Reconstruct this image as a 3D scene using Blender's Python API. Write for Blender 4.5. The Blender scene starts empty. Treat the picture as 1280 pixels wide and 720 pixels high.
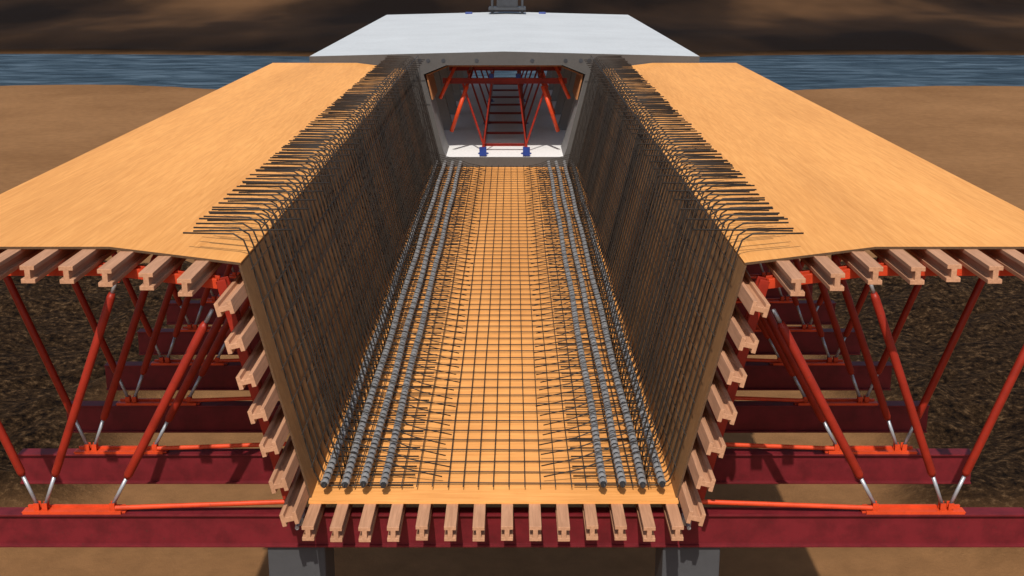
import bpy, math, random
from mathutils import Vector, noise
random.seed(7)
sc=bpy.context.scene
CAMZ=18.0
def P(x,y,d): return Vector((x,y,CAMZ-d))

# ------------------------------------------------------------------ materials
def new_mat(name):
    m=bpy.data.materials.new(name); m.use_nodes=True
    nt=m.node_tree; b=nt.nodes['Principled BSDF']
    return m,nt,b
def N(nt,t,**k):
    n=nt.nodes.new(t)
    for a,v in k.items(): setattr(n,a,v)
    return n
def ramp(nt,stops):
    r=N(nt,'ShaderNodeValToRGB'); e=r.color_ramp.elements
    while len(e)<len(stops): e.new(0.5)
    for i,(p,c) in enumerate(stops):
        e[i].position=p; e[i].color=(c[0],c[1],c[2],1)
    return r
def coords(nt,scale,kind='Object'):
    tc=N(nt,'ShaderNodeTexCoord'); mp=N(nt,'ShaderNodeMapping')
    mp.inputs['Scale'].default_value=scale
    nt.links.new(tc.outputs[kind],mp.inputs['Vector']); return mp.outputs[0]
def noise_tex(nt,vec,scale,detail=6,rough=.55,dist=0):
    n=N(nt,'ShaderNodeTexNoise'); n.inputs['Scale'].default_value=scale
    n.inputs['Detail'].default_value=detail; n.inputs['Roughness'].default_value=rough
    n.inputs['Distortion'].default_value=dist
    nt.links.new(vec,n.inputs['Vector']); return n.outputs['Fac']
def mixc(nt,f,a,b,mode='MIX'):
    m=N(nt,'ShaderNodeMix',data_type='RGBA',blend_type=mode)
    for s,v in ((0,f),(6,a),(7,b)):
        if isinstance(v,(int,float)): m.inputs[s].default_value=v
        elif isinstance(v,tuple): m.inputs[s].default_value=(*v,1)
        else: nt.links.new(v,m.inputs[s])
    return m.outputs[2]
def bump(nt,b,h,strength,dist):
    bp=N(nt,'ShaderNodeBump'); bp.inputs['Strength'].default_value=strength
    bp.inputs['Distance'].default_value=dist
    nt.links.new(h,bp.inputs['Height']); nt.links.new(bp.outputs[0],b.inputs['Normal'])

def plywood(name,c_dark,c_light,grain=(14,0.6,14),rough=.6):
    m,nt,b=new_mat(name)
    v=coords(nt,grain)
    g=noise_tex(nt,v,1.6,9,.62,.6)
    r=ramp(nt,[(.25,c_dark),(.5,tuple((p+q)/2 for p,q in zip(c_dark,c_light))),(.72,c_light)])
    nt.links.new(g,r.inputs[0])
    v2=coords(nt,(.55,.07,.5)); g2=noise_tex(nt,v2,1.0,5)
    r2=ramp(nt,[(.3,(.78,.75,.72)),(.68,(1,1,1))]); nt.links.new(g2,r2.inputs[0])
    c=mixc(nt,1.0,r.outputs[0],r2.outputs[0],'MULTIPLY')
    nt.links.new(c,b.inputs['Base Color'])
    b.inputs['Roughness'].default_value=rough; b.inputs['Specular IOR Level'].default_value=.15
    bump(nt,b,g,.15,.004)
    return m
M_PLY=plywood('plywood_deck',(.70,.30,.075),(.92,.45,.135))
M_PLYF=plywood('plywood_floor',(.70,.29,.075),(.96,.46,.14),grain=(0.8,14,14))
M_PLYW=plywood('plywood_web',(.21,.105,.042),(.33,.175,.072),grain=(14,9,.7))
M_EDGE=plywood('plywood_sealed_edge',(.08,.045,.025),(.14,.08,.042))
M_TIMB=plywood('timber_joist',(.38,.195,.11),(.60,.325,.19),grain=(16,1.0,16),rough=.65)
M_INNER=plywood('inner_form_wood',(.28,.12,.05),(.42,.19,.08))

def paint(name,col,rough=.42,dirt=.35,metal=0.0):
    m,nt,b=new_mat(name)
    v=coords(nt,(1,1,1)); g=noise_tex(nt,v,3.0,8,.65)
    r=ramp(nt,[(.35,tuple(c*(1-dirt) for c in col)),(.6,col)]); nt.links.new(g,r.inputs[0])
    g2=noise_tex(nt,v,22,4,.6)
    r2=ramp(nt,[(.62,(0,0,0)),(.75,(1,1,1))]); nt.links.new(g2,r2.inputs[0])
    mu=N(nt,'ShaderNodeMath',operation='MULTIPLY'); mu.inputs[1].default_value=.45
    nt.links.new(r2.outputs[0],mu.inputs[0])
    c=mixc(nt,mu.outputs[0],r.outputs[0],(.05,.03,.02))
    nt.links.new(c,b.inputs['Base Color'])
    b.inputs['Roughness'].default_value=rough; b.inputs['Metallic'].default_value=metal
    b.inputs['Specular IOR Level'].default_value=.3
    return m
M_CRIM=paint('crimson_beam_paint',(.15,.010,.015),.55)
M_RED=paint('red_strut_paint',(.30,.022,.010),.45,.25)
M_WAL=paint('waler_red_paint',(.55,.05,.014),.45,.25)
M_ORNG=paint('orange_red_paint',(.66,.065,.016),.45,.25)
M_STEEL=paint('galvanised_steel',(.42,.44,.47),.35,.2,.4)
M_BLUE=paint('blue_paint',(.02,.05,.25),.4)
M_DARK=paint('dark_grey_paint',(.045,.048,.055),.55,.3)
M_REBAR=paint('rebar_steel',(.036,.028,.022),.55,.4,.1)
M_DUCT=paint('duct_steel',(.25,.25,.25),.45,.3,.15)
M_GROOVE=paint('duct_groove_shade',(.025,.025,.026),.6,.2)  # shade inside the duct corrugations, painted as a dark colour

def concrete(name,base,var=.12):
    m,nt,b=new_mat(name); v=coords(nt,(1,1,1))
    g=noise_tex(nt,v,.35,8,.6); g2=noise_tex(nt,v,9,6,.6)
    r=ramp(nt,[(.3,tuple(c*(1-var) for c in base)),(.7,base)]); nt.links.new(g,r.inputs[0])
    r2=ramp(nt,[(.3,(.9,.9,.9)),(.6,(1,1,1))]); nt.links.new(g2,r2.inputs[0])
    nt.links.new(mixc(nt,1.0,r.outputs[0],r2.outputs[0],'MULTIPLY'),b.inputs['Base Color'])
    b.inputs['Roughness'].default_value=.8; bump(nt,b,g2,.2,.01)
    return m
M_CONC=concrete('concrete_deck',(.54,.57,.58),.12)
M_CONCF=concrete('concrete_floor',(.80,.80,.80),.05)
M_CONCJ=concrete('concrete_joint_rebar_shade',(.085,.08,.075),.25)  # joint end face; the rebar's shade is put into its dark colour
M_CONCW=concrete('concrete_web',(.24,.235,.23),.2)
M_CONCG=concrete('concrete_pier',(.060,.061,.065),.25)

def terrain_mat():
    m,nt,b=new_mat('sand_and_soil'); v=coords(nt,(1,1,1))
    n1=noise_tex(nt,v,.05,6,.55); n2=noise_tex(nt,v,1.2,8,.6)
    rs=ramp(nt,[(.3,(.185,.090,.036)),(.7,(.29,.15,.064))]); nt.links.new(n1,rs.inputs[0])
    r2=ramp(nt,[(.3,(.80,.80,.80)),(.65,(1,1,1))]); nt.links.new(n2,r2.inputs[0])
    sand=mixc(nt,1.0,rs.outputs[0],r2.outputs[0],'MULTIPLY')
    n3=noise_tex(nt,v,3.4,10,.78)
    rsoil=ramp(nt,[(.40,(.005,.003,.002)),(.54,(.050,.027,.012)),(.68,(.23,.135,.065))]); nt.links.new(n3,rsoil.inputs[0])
    vh=coords(nt,(1.0,.45,1))
    n4=noise_tex(nt,vh,.016,4,.5)
    rh=ramp(nt,[(.40,(.008,.0045,.0025)),(.50,(.026,.014,.007)),(.64,(.115,.058,.025))]); nt.links.new(n4,rh.inputs[0])
    a1=N(nt,'ShaderNodeAttribute',attribute_name='soil'); a2=N(nt,'ShaderNodeAttribute',attribute_name='hill')
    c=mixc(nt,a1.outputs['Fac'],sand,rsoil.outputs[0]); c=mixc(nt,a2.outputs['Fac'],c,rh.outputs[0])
    nt.links.new(c,b.inputs['Base Color']); b.inputs['Roughness'].default_value=.95
    b.inputs['Specular IOR Level'].default_value=.05
    mu=N(nt,'ShaderNodeMath',operation='MULTIPLY_ADD'); nt.links.new(a1.outputs['Fac'],mu.inputs[0])
    mu.inputs[1].default_value=.9; mu.inputs[2].default_value=.12
    mm=N(nt,'ShaderNodeMath',operation='MULTIPLY'); nt.links.new(n3,mm.inputs[0]); nt.links.new(mu.outputs[0],mm.inputs[1])
    bump(nt,b,mm.outputs[0],.9,.35)
    return m
M_TERR=terrain_mat()
def water_mat():
    m,nt,b=new_mat('river_water')
    v=coords(nt,(.30,1.0,1)); n=noise_tex(nt,v,.40,6,.62,.6)
    r=ramp(nt,[(.36,(.008,.016,.024)),(.50,(.028,.048,.065)),(.66,(.075,.11,.14))]); nt.links.new(n,r.inputs[0])
    nt.links.new(r.outputs[0],b.inputs['Base Color'])
    b.inputs['Roughness'].default_value=.45; b.inputs['IOR'].default_value=1.33
    b.inputs['Specular IOR Level'].default_value=.12
    bump(nt,b,n,.8,.8)
    return m
M_WAT=water_mat()

# ------------------------------------------------------------------ mesh builder
class MB:
    def __init__(s): s.v=[]; s.f=[]; s.m=[]
    def ext(s,prof,p0,p1,u,w,mi=0,caps=True,mcap0=None):
        n=len(prof); i=len(s.v)
        for p in (p0,p1):
            for a,b in prof: s.v.append(p+u*a+w*b)
        for k in range(n):
            j=(k+1)%n; s.f.append((i+k,i+j,i+n+j,i+n+k)); s.m.append(mi)
        if caps:
            s.f.append(tuple(i+k for k in reversed(range(n)))); s.f.append(tuple(i+n+k for k in range(n)))
            s.m+= [mi if mcap0 is None else mcap0,mi]
    def box(s,c0,c1,mi=0):
        x0,y0,z0=c0; x1,y1,z1=c1
        s.ext([(0,0),(x1-x0,0),(x1-x0,z1-z0),(0,z1-z0)],Vector((x0,y0,z0)),Vector((x0,y1,z0)),Vector((1,0,0)),Vector((0,0,1)),mi)
    def ibeam(s,p0,p1,up,h,w,tf,tw,mi=0):
        d=(p1-p0).normalized(); side=d.cross(up).normalized()
        a=w/2;b=tw/2
        prof=[(-a,0),(a,0),(a,-tf),(b,-tf),(b,-h+tf),(a,-h+tf),(a,-h),(-a,-h),(-a,-h+tf),(-b,-h+tf),(-b,-tf),(-a,-tf)]
        s.ext(prof,p0,p1,side,up,mi)
    def tube(s,pts,r,n=6,mi=0,caps=True):
        pts=[Vector(p) for p in pts]; base=len(s.v)
        rs=r if isinstance(r,(list,tuple)) else [r]*len(pts)
        prev=None
        for k,p in enumerate(pts):
            if k==0: d=pts[1]-p
            elif k==len(pts)-1: d=p-pts[k-1]
            else: d=(pts[k+1]-p).normalized()+(p-pts[k-1]).normalized()
            if d.length<1e-9: d=prev
            d=d.normalized(); prev=d
            ref=Vector((0,0,1)) if abs(d.z)<.85 else Vector((0,1,0)) if abs(d.y)<.8 else Vector((1,0,0))
            if k==0: u=d.cross(ref).normalized()
            else:
                u=(u-d*u.dot(d)); u=u.normalized()
            w=d.cross(u)
            for q in range(n):
                t=2*math.pi*q/n; s.v.append(p+(u*math.cos(t)+w*math.sin(t))*rs[k])
        for k in range(len(pts)-1):
            mk=mi(k) if callable(mi) else mi
            for q in range(n):
                j=(q+1)%n; a=base+k*n
                s.f.append((a+q,a+j,a+n+j,a+n+q)); s.m.append(mk)
        if caps:
            s.f.append(tuple(base+q for q in reversed(range(n)))); e=base+(len(pts)-1)*n
            mk=mi(0) if callable(mi) else mi
            s.f.append(tuple(e+q for q in range(n))); s.m+=[mk,mk]
    def obj(s,name,mats,parent=None,smooth=False,bevel=0):
        me=bpy.data.meshes.new(name); me.from_pydata([tuple(v) for v in s.v],[],s.f)
        if not isinstance(mats,(list,tuple)): mats=[mats]
        for m in mats: me.materials.append(m)
        me.polygons.foreach_set('material_index',s.m)
        if smooth: me.polygons.foreach_set('use_smooth',[len(f)<=4 for f in s.f])
        me.update()
        o=bpy.data.objects.new(name,me); sc.collection.objects.link(o)
        if parent: o.parent=parent
        if bevel:
            b=o.modifiers.new('bevel','BEVEL'); b.width=bevel; b.segments=2; b.limit_method='ANGLE'
        return o
def empty(name):
    o=bpy.data.objects.new(name,None); sc.collection.objects.link(o); return o
Y=Vector((0,1,0)); UP=Vector((0,0,1))

# ------------------------------------------------------------------ key dimensions
Y0,Y1=16.68,45.04
OUT,CRE,TOP,BOT=8.34,5.32,3.51,2.67
DO,DT,DB=4.0,4.229,7.79
BEAM_D=8.068; BY=[16.82+2.25*i for i in range(13)]

# ------------------------------------------------------------------ formwork
for sg in (-1,1):
    E=empty('deck_formwork')
    b=MB(); t=.035
    prof=[(sg*OUT,-DO),(sg*CRE,-DO),(sg*(TOP-.0),-DT),(sg*(TOP+.01),-DT-t),(sg*CRE,-DO-t),(sg*OUT,-DO-t)]
    b.ext(prof,Vector((0,Y0,CAMZ)),Vector((0,Y1,CAMZ)),Vector((1,0,0)),UP,0,True,1)
    b.obj('plywood_skin',[M_PLY,M_EDGE],E)
    b=MB(); xs=[8.2-.52*i for i in range(10)]
    for i,x in enumerate(xs):
        if x<TOP+.02: continue
        dd=DO+t+.003 if x>CRE else DO+t+.003+(CRE-x)/(CRE-TOP)*(DT-DO)
        b.ibeam(P(sg*x,15.75+random.uniform(-.07,.07),dd),P(sg*x,Y1,dd),UP,.24,.19,.06,.075)
    b.obj('timber_joists',M_TIMB,E,bevel=.006)
    b=MB()
    for y in BY:
        for dy in (-.09,.09):
            b.ext([(-.035,0),(.035,0),(.035,-.14),(-.035,-.14)],P(sg*8.45,y+dy,DO+t+.249),P(sg*CRE,y+dy,DO+t+.249),Y,UP)
            b.ext([(-.035,0),(.035,0),(.035,-.14),(-.035,-.14)],P(sg*(CRE-.004),y+dy,DO+t+.250),P(sg*(TOP+.35),y+dy,DO+t+.249+.19),Y,UP)
    b.obj('steel_walers',M_WAL,E,bevel=.005)

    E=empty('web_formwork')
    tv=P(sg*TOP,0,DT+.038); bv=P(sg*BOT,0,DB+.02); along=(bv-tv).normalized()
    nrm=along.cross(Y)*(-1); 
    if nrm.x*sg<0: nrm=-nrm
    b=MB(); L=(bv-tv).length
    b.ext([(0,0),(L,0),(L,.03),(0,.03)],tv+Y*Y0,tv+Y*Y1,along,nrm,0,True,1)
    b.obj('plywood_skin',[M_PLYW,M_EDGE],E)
    b=MB()
    for i in range(7):
        c=tv+along*(.36+.525*i)+nrm*.033
        b.ibeam(c+Y*(15.85+random.uniform(-.06,.06)),c+Y*Y1,-nrm,.24,.19,.06,.075)
    b.obj('timber_joists',M_TIMB,E,bevel=.006)
    b=MB()
    for y in BY:
        for dy in (-.09,.09):
            p=tv+along*.15+nrm*.277+Y*(y+dy); q=tv+along*(L-.08)+nrm*.277+Y*(y+dy)
            b.ext([(-.035,0),(.035,0),(.035,.14),(-.035,.14)],p,q,Y,nrm)
    b.obj('steel_walers',M_RED,E,bevel=.005)

E=empty('floor_formwork')
b=MB(); b.box((-2.70,Y0-.12,CAMZ-DB-.04),(2.70,Y1,CAMZ-DB)); b.obj('plywood_skin',M_PLYF,E)
b=MB()
for i in range(14):
    x=-2.6+.4*i
    b.ibeam(P(x,15.83+random.uniform(-.04,.04),DB+.043),P(x,Y1,DB+.043),UP,.225,.17,.055,.07)
b.obj('timber_joists',M_TIMB,E,bevel=.006)
b=MB()
for sg in (-1,1):
    b.box((sg*2.78-.06,16.2,CAMZ-8.0),(sg*2.78+.06,16.35,CAMZ-7.88)); 
    b.tube([P(sg*2.78,16.0,7.94),P(sg*2.78,16.6,7.94)],.03,10)
b.obj('corner_clamps',M_STEEL,E)

# ------------------------------------------------------------------ cross beams and struts
for y in BY:
    b=MB(); b.ibeam(P(-7.9,y,BEAM_D),P(7.9,y,BEAM_D),UP,.53,.26,.03,.16)
    b.obj('steel_cross_beam',M_CRIM,bevel=.004)

def strut(b,p,q,r):
    d=(q-p); L=d.length; d=d/L
    a=.5 if L>3 else .3
    b.tube([p,p+d*a],.028,10,1)
    b.tube([p+d*a,p+d*(a+.06),p+d*(L-.3),p+d*(L-.22)],[r*.7,r,r,r*.7],14,0)
    b.tube([p+d*(L-.22),q],.028,10,1)
for y in BY:
    for sg in (-1,1):
        E=empty('wing_support_frame'); b=MB()
        n1=P(sg*5.65,y,BEAM_D-.10); n2=P(sg*6.65,y,BEAM_D-.10)
        strut(b,n1,P(sg*3.98,y,4.95),.066)
        strut(b,n2,P(sg*5.30,y,4.50),.062)
        strut(b,n2+Vector((sg*.12,0,0)),P(sg*8.0,y,4.50),.062)
        b.obj('tube_struts',[M_RED,M_STEEL],E,smooth=True)
        b=MB()
        for dy in (-.11,.11):
            b.ext([(-.02,0),(.02,0),(.02,.045),(-.02,.045)],P(sg*5.5,y+dy,BEAM_D-.004),P(sg*6.95,y+dy,BEAM_D-.004),Y,UP)
        b.box((min(sg*5.45,sg*6.98),y-.085,CAMZ-BEAM_D+.003),(max(sg*5.45,sg*6.98),y+.085,CAMZ-BEAM_D+.02))
        for x in (5.65,6.65,6.77):
            for dy in (-.045,.045):
                b.box((sg*x-.04,y+dy-.008,CAMZ-BEAM_D+.023),(sg*x+.04,y+dy+.008,CAMZ-BEAM_D+.14))
        b.tube([P(sg*5.6,y-.04,BEAM_D-.07),P(sg*3.02,y-.04,BEAM_D-.17)],.036,12)
        for x in (5.3,8.0): b.box((sg*x-.05,y-.05,CAMZ-4.54),(sg*x+.05,y+.05,CAMZ-4.42))
        b.obj('base_bracket_and_tie',M_ORNG,E)

# ------------------------------------------------------------------ reinforcement
SP=.36; NB=int((Y1-Y0-.35)/SP)
def webx(d,off):
    return TOP-(TOP-BOT)*(d-DT)/(DB-DT)-off
for sg in (-1,1):
    b=MB()
    for i in range(NB):
        y=Y0+.3+SP*i+random.uniform(-.025,.025)
        jt=random.uniform(-.04,.04); ly=random.uniform(-.03,.03)
        xt=webx(3.9,.07)
        b.tube([P(sg*1.2,y,7.73),P(sg*(webx(7.73,.22)),y,7.73),P(sg*webx(7.66,.1),y,7.66),P(sg*webx(7.5,.07),y,7.5),
                P(sg*webx(4.15,.07),y+ly,4.15),P(sg*(webx(3.98,.05)),y+ly,3.98),P(sg*(xt+.14),y+ly,3.89),P(sg*(xt+.82+jt),y+ly*2,3.88)],.0135,5)
        y2=y+SP*.5+random.uniform(-.02,.02); xt=webx(3.8,.42)
        b.tube([P(sg*(webx(7.7,.40)-.0),y2,7.70),P(sg*webx(7.5,.42),y2,7.5),P(sg*webx(3.95,.42),y2+ly,3.95),P(sg*(webx(3.80,.40)),y2+ly,3.80),
                P(sg*(xt+.15),y2+ly,3.72),P(sg*(xt+.95+jt),y2+ly*2,3.71)],.0135,5)
        if i%2==0: b.tube([P(sg*2.82,y+.06,3.84),P(sg*(4.2+jt),y+.06,3.86)],.0135,5)
    b.obj('stirrups',M_REBAR,(EW:=empty('web_rebar_cage')),smooth=True)
    b=MB()
    for off in (.095,.395):
        for k in range(7):
            d=4.35+.5*k+(.2 if off>.2 else 0)
            pts=[P(sg*webx(d,off)+random.uniform(-.006,.006),Y0+.1+28.0*j/8,d+random.uniform(-.012,.012)) for j in range(9)]
            b.tube(pts,.0065,5)
    for x,d in ((3.35,3.91),(3.1,3.74)):
        b.tube([P(sg*x,Y0+.8,d),P(sg*x,Y1,d)],.009,5)
    b.obj('longitudinal_bars',M_REBAR,EW,smooth=True)

EF=empty('floor_rebar_mesh'); b=MB()
SF=.42; NF=int((Y1-Y0-.4)/SF)
for i in range(NF):
    y=Y0+.42+SF*i+random.uniform(-.015,.015)
    b.tube([P(-2.5,y,7.745),P(-1.2,y+random.uniform(-.015,.015),7.74+random.uniform(0,.012)),P(1.2,y,7.74+random.uniform(0,.012)),P(2.5,y,7.745)],.0108,5)
    for sg in (-1,1):
        yy=y+.08+random.uniform(-.02,.02); j=random.uniform(-.06,.06); k=random.uniform(-.03,.03)
        b.tube([P(sg*2.45,yy,7.20),P(sg*1.52,yy,7.47),P(sg*1.3,yy,7.56),P(sg*(.74+j),yy+k,7.68)],.0105,5)
b.obj('transverse_bars',M_REBAR,EF,smooth=True)
b=MB()
for k in range(-10,11):
    x=k*.23
    b.tube([P(x+random.uniform(-.01,.01),Y0+.22+28.1*j/10,7.715+random.uniform(-.006,.006)) for j in range(11)],.0085,5)
b.obj('longitudinal_bars',M_REBAR,EF,smooth=True)

for sg in (-1,1):
    for x in (1.62,1.90,2.19,2.48):
        b=MB(); st=.046; n=int((Y1-Y0+.1)/st); pts=[];rs=[]
        ph=random.uniform(0,6)
        for i in range(n):
            yy=Y0-.02+i*st
            pts.append(P(sg*x+.012*math.sin(yy*.9+ph),yy,7.585+.008*math.sin(yy*1.7+ph))); rs.append((.040,.046,.064,.064)[i%4])
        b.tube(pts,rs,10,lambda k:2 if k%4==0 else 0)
        b.tube([P(sg*x+.012*math.sin((Y0)*.9+ph),Y0-.026,7.585),P(sg*x,Y0-.0225,7.585)],.032,12,1)
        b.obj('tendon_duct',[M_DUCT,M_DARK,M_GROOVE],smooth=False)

# ------------------------------------------------------------------ finished box girder
EG=empty('concrete_box_girder')
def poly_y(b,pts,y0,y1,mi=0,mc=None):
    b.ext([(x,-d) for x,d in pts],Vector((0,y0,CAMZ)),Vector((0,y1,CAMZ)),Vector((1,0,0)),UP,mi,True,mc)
YA,YB,YC=45.08,73.6,47.6
top=[(0,3.60),(7.02,3.773),(7.02,3.98),(5.3,4.0),(3.51,4.222),(2.93,4.42),(2.1,4.09),(-2.1,4.09),(-2.93,4.42),(-3.51,4.222),(-5.3,4.0),(-7.02,3.98),(-7.02,3.773)]
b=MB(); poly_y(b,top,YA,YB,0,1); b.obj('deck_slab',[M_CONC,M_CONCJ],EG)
bot=[(2.755,7.42),(2.67,7.78),(-2.67,7.78),(-2.755,7.42)]
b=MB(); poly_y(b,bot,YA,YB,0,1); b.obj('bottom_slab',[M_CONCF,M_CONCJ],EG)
b=MB()
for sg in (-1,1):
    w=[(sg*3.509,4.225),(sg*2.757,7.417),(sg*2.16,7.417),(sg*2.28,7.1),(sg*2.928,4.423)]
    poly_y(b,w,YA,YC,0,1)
    y=YC+4.4
    while y<YB-.7:
        poly_y(b,w,y,y+.5); y+=5.1  # only posts here: unseen open bays, added to let daylight onto the floor
b.obj('webs_with_daylight_bays',[M_CONCW,M_CONCJ],EG)
b=MB()
for x in (-3.05,-2.75,-2.2,-1.0,1.0,2.2,2.75,3.05):
    b.tube([P(x,YA-.012,3.93),P(x,YA-.004,3.93)],.075,16)
b.obj('tendon_anchorages',M_DARK,EG)
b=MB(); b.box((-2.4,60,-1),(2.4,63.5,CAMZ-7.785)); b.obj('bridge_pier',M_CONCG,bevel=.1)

E=empty('winch_frame'); b=MB()
for x in (-.85,.85):
    for yy in (71.2,72.8): b.box((x-.06,yy-.06,CAMZ-3.64),(x+.06,yy+.06,CAMZ-2.3))
b.box((-1.05,71.0,CAMZ-3.4),(1.05,73.0,CAMZ-3.25)); b.box((-.6,71.4,CAMZ-3.247),(.6,72.6,CAMZ-2.35))
b.obj('frame',M_DARK,E,bevel=.02)
b=MB()
for x in (-2.2,2.0): b.box((x-.2,72.2,CAMZ-3.66),(x+.2,72.6,CAMZ-3.56))
b.obj('hydraulic_packs',M_BLUE,E,bevel=.02)

# ------------------------------------------------------------------ inner form carriage
E=empty('inner_form_carriage'); r=MB(); o=MB(); bl=MB(); w=MB()
for sg in (-1,1):
    r.ibeam(P(sg*.8,45.3,7.15),P(sg*.8,72.5,7.15),UP,.14,.10,.02,.02)
    for y in (45.8,54.0,62.0,70.0):
        bl.tube([P(sg*.8,y,7.41),P(sg*.8,y,7.39),P(sg*.8,y,7.38),P(sg*.8,y,7.295)],[.2,.2,.11,.11],14)
    bl.box((sg*.8-.13,45.1,CAMZ-7.38),(sg*.8+.13,45.28,CAMZ-7.08))
for i in range(9):
    y=46.6+3.1*i
    r.ibeam(P(-.74,y,7.16),P(.74,y,7.16),UP,.09,.12,.02,.02)
for i,y in enumerate((46.2,51.2,56.2,61.2,66.2,71.0)):
    r.ibeam(P(-2.3,y,4.66),P(2.3,y,4.66),UP,.2,.14,.02,.02)
    for sg in (-1,1):
        r.tube([P(sg*.8,y,7.14),P(sg*1.55,y,4.87)],.04,8)
        r.tube([P(sg*.8,y,7.14),P(sg*.5,y,4.87)],.03,8)
        o.tube([P(sg*1.40,y+.02,4.95),P(sg*2.0,y+.02,6.65)],.075,12)
        o.tube([P(sg*2.02,y-.1,4.62),P(sg*2.4,y-.1,5.4)],.07,12)
        bl.box((sg*.5-.09,y-.09,CAMZ-4.655),(sg*.5+.09,y+.09,CAMZ-4.5))
for sg in (-1,1):
    r.ibeam(P(sg*1.3,45.6,4.44),P(sg*1.3,71,4.44),UP,.2,.12,.02,.02)
    n=Vector((1,0,0))
    w.ext([(sg*2.08,-4.135),(sg*2.86,-4.45),(sg*2.66,-5.35),(sg*2.60,-5.35),(sg*2.80,-4.48),(sg*2.06,-4.175)],Vector((0,45.3,CAMZ)),Vector((0,48,CAMZ)),n,UP)
w.box((-2.05,45.3,CAMZ-4.16),(2.05,48,CAMZ-4.10))
r.obj('steel_frame',M_RED,E); o.obj('form_struts',M_ORNG,E,smooth=True); bl.obj('jacks',M_BLUE,E); w.obj('inner_form_panels',M_INNER,E)

# ------------------------------------------------------------------ support columns
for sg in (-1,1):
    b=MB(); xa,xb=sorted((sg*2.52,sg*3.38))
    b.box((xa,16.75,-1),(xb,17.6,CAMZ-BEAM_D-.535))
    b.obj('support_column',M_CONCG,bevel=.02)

# ------------------------------------------------------------------ terrain
def axis(lo,hi,step,far,g=1.13):
    a=[lo+step*i for i in range(int((hi-lo)/step)+1)]
    s=step; x=a[-1]; up=[]
    while x<far: s*=g; x+=s; up.append(x)
    return a,up
ax,upx=axis(-70,70,1.0,4000); xs=[-u for u in reversed(upx)]+ax+upx
ay,upy=axis(-30,290,1.0,5000); _,dn=axis(0,30,1.0,1500); ys=[-30-(u-30) for u in reversed(dn)]+ay+upy
def sst(a,b,x):
    t=max(0,min(1,(x-a)/(b-a))); return t*t*(3-2*t)
def height(x,y):
    n=noise.noise(Vector((x*.03,y*.03,0)))
    bank=170-22*math.exp(-(x/30.)**2)+3*noise.noise(Vector((x*.03,1.7,0)))
    far=232-16*math.exp(-(x/50.)**2)-.00055*min(abs(x),150)**2*(1 if x>0 else .2)+4*noise.noise(Vector((x*.02,7.7,0)))
    z=.35*n+.05*noise.noise(Vector((x*.3,y*.12,4)))
    ch=sst(bank-1.5,bank+5,y)*(1-sst(far-3,far+1.5,y))
    z-=3.2*ch
    hill=sst(far-2,far+1,y)
    if y>far: z+=(sst(far,far+200,y)*13+sst(far,far+25,y)*1.5)*(.65+.5*noise.noise(Vector((x*.012,y*.012,3))))
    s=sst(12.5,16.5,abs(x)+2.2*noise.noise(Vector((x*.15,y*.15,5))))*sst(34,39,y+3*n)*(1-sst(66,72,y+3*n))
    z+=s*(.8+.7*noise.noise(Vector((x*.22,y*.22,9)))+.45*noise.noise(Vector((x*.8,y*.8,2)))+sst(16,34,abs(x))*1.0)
    return z,s,hill
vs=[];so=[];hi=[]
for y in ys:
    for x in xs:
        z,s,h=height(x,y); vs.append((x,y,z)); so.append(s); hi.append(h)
nx=len(xs); fs=[(j*nx+i,j*nx+i+1,(j+1)*nx+i+1,(j+1)*nx+i) for j in range(len(ys)-1) for i in range(nx-1)]
me=bpy.data.meshes.new('ground'); me.from_pydata(vs,[],fs)
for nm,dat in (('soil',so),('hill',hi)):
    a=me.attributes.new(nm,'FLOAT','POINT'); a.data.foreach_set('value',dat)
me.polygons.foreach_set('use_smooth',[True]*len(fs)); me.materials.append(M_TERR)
g=bpy.data.objects.new('ground',me); sc.collection.objects.link(g)
me=bpy.data.meshes.new('river'); me.from_pydata([(-4000,140,-.75),(4000,140,-.75),(4000,250,-.75),(-4000,250,-.75)],[],[(0,1,2,3)])
me.materials.append(M_WAT); g=bpy.data.objects.new('river_water',me); sc.collection.objects.link(g)

# ------------------------------------------------------------------ light, world, camera
EL,AZ=math.radians(50),math.radians(-5)
sd=Vector((math.sin(AZ)*math.cos(EL),-math.cos(AZ)*math.cos(EL),math.sin(EL)))
l=bpy.data.lights.new('sun','SUN'); l.energy=4.0; l.angle=math.radians(.5); l.color=(1,.935,.85)
lo=bpy.data.objects.new('sun',l); sc.collection.objects.link(lo); lo.rotation_euler=sd.to_track_quat('Z','Y').to_euler()
wd=bpy.data.worlds.new('World'); sc.world=wd; wd.use_nodes=True; nt=wd.node_tree
sk=nt.nodes.new('ShaderNodeTexSky'); sk.sky_type='NISHITA'; sk.sun_disc=False
sk.sun_elevation=EL; sk.sun_rotation=math.atan2(sd.x,sd.y); sk.dust_density=2.5
bg=nt.nodes['Background']; bg.inputs[1].default_value=.11
nt.links.new(sk.outputs[0],bg.inputs[0])
c=bpy.data.cameras.new('camera'); c.sensor_width=36; c.lens=36*1545/1280; c.clip_end=8000; c.clip_start=.1
co=bpy.data.objects.new('camera',c); sc.collection.objects.link(co)
co.location=(.27,0,CAMZ); co.rotation_euler=(math.radians(90-15.4),0,0)
sc.camera=co
sc.view_settings.view_transform='Standard'; sc.view_settings.look='None'; sc.view_settings.exposure=0
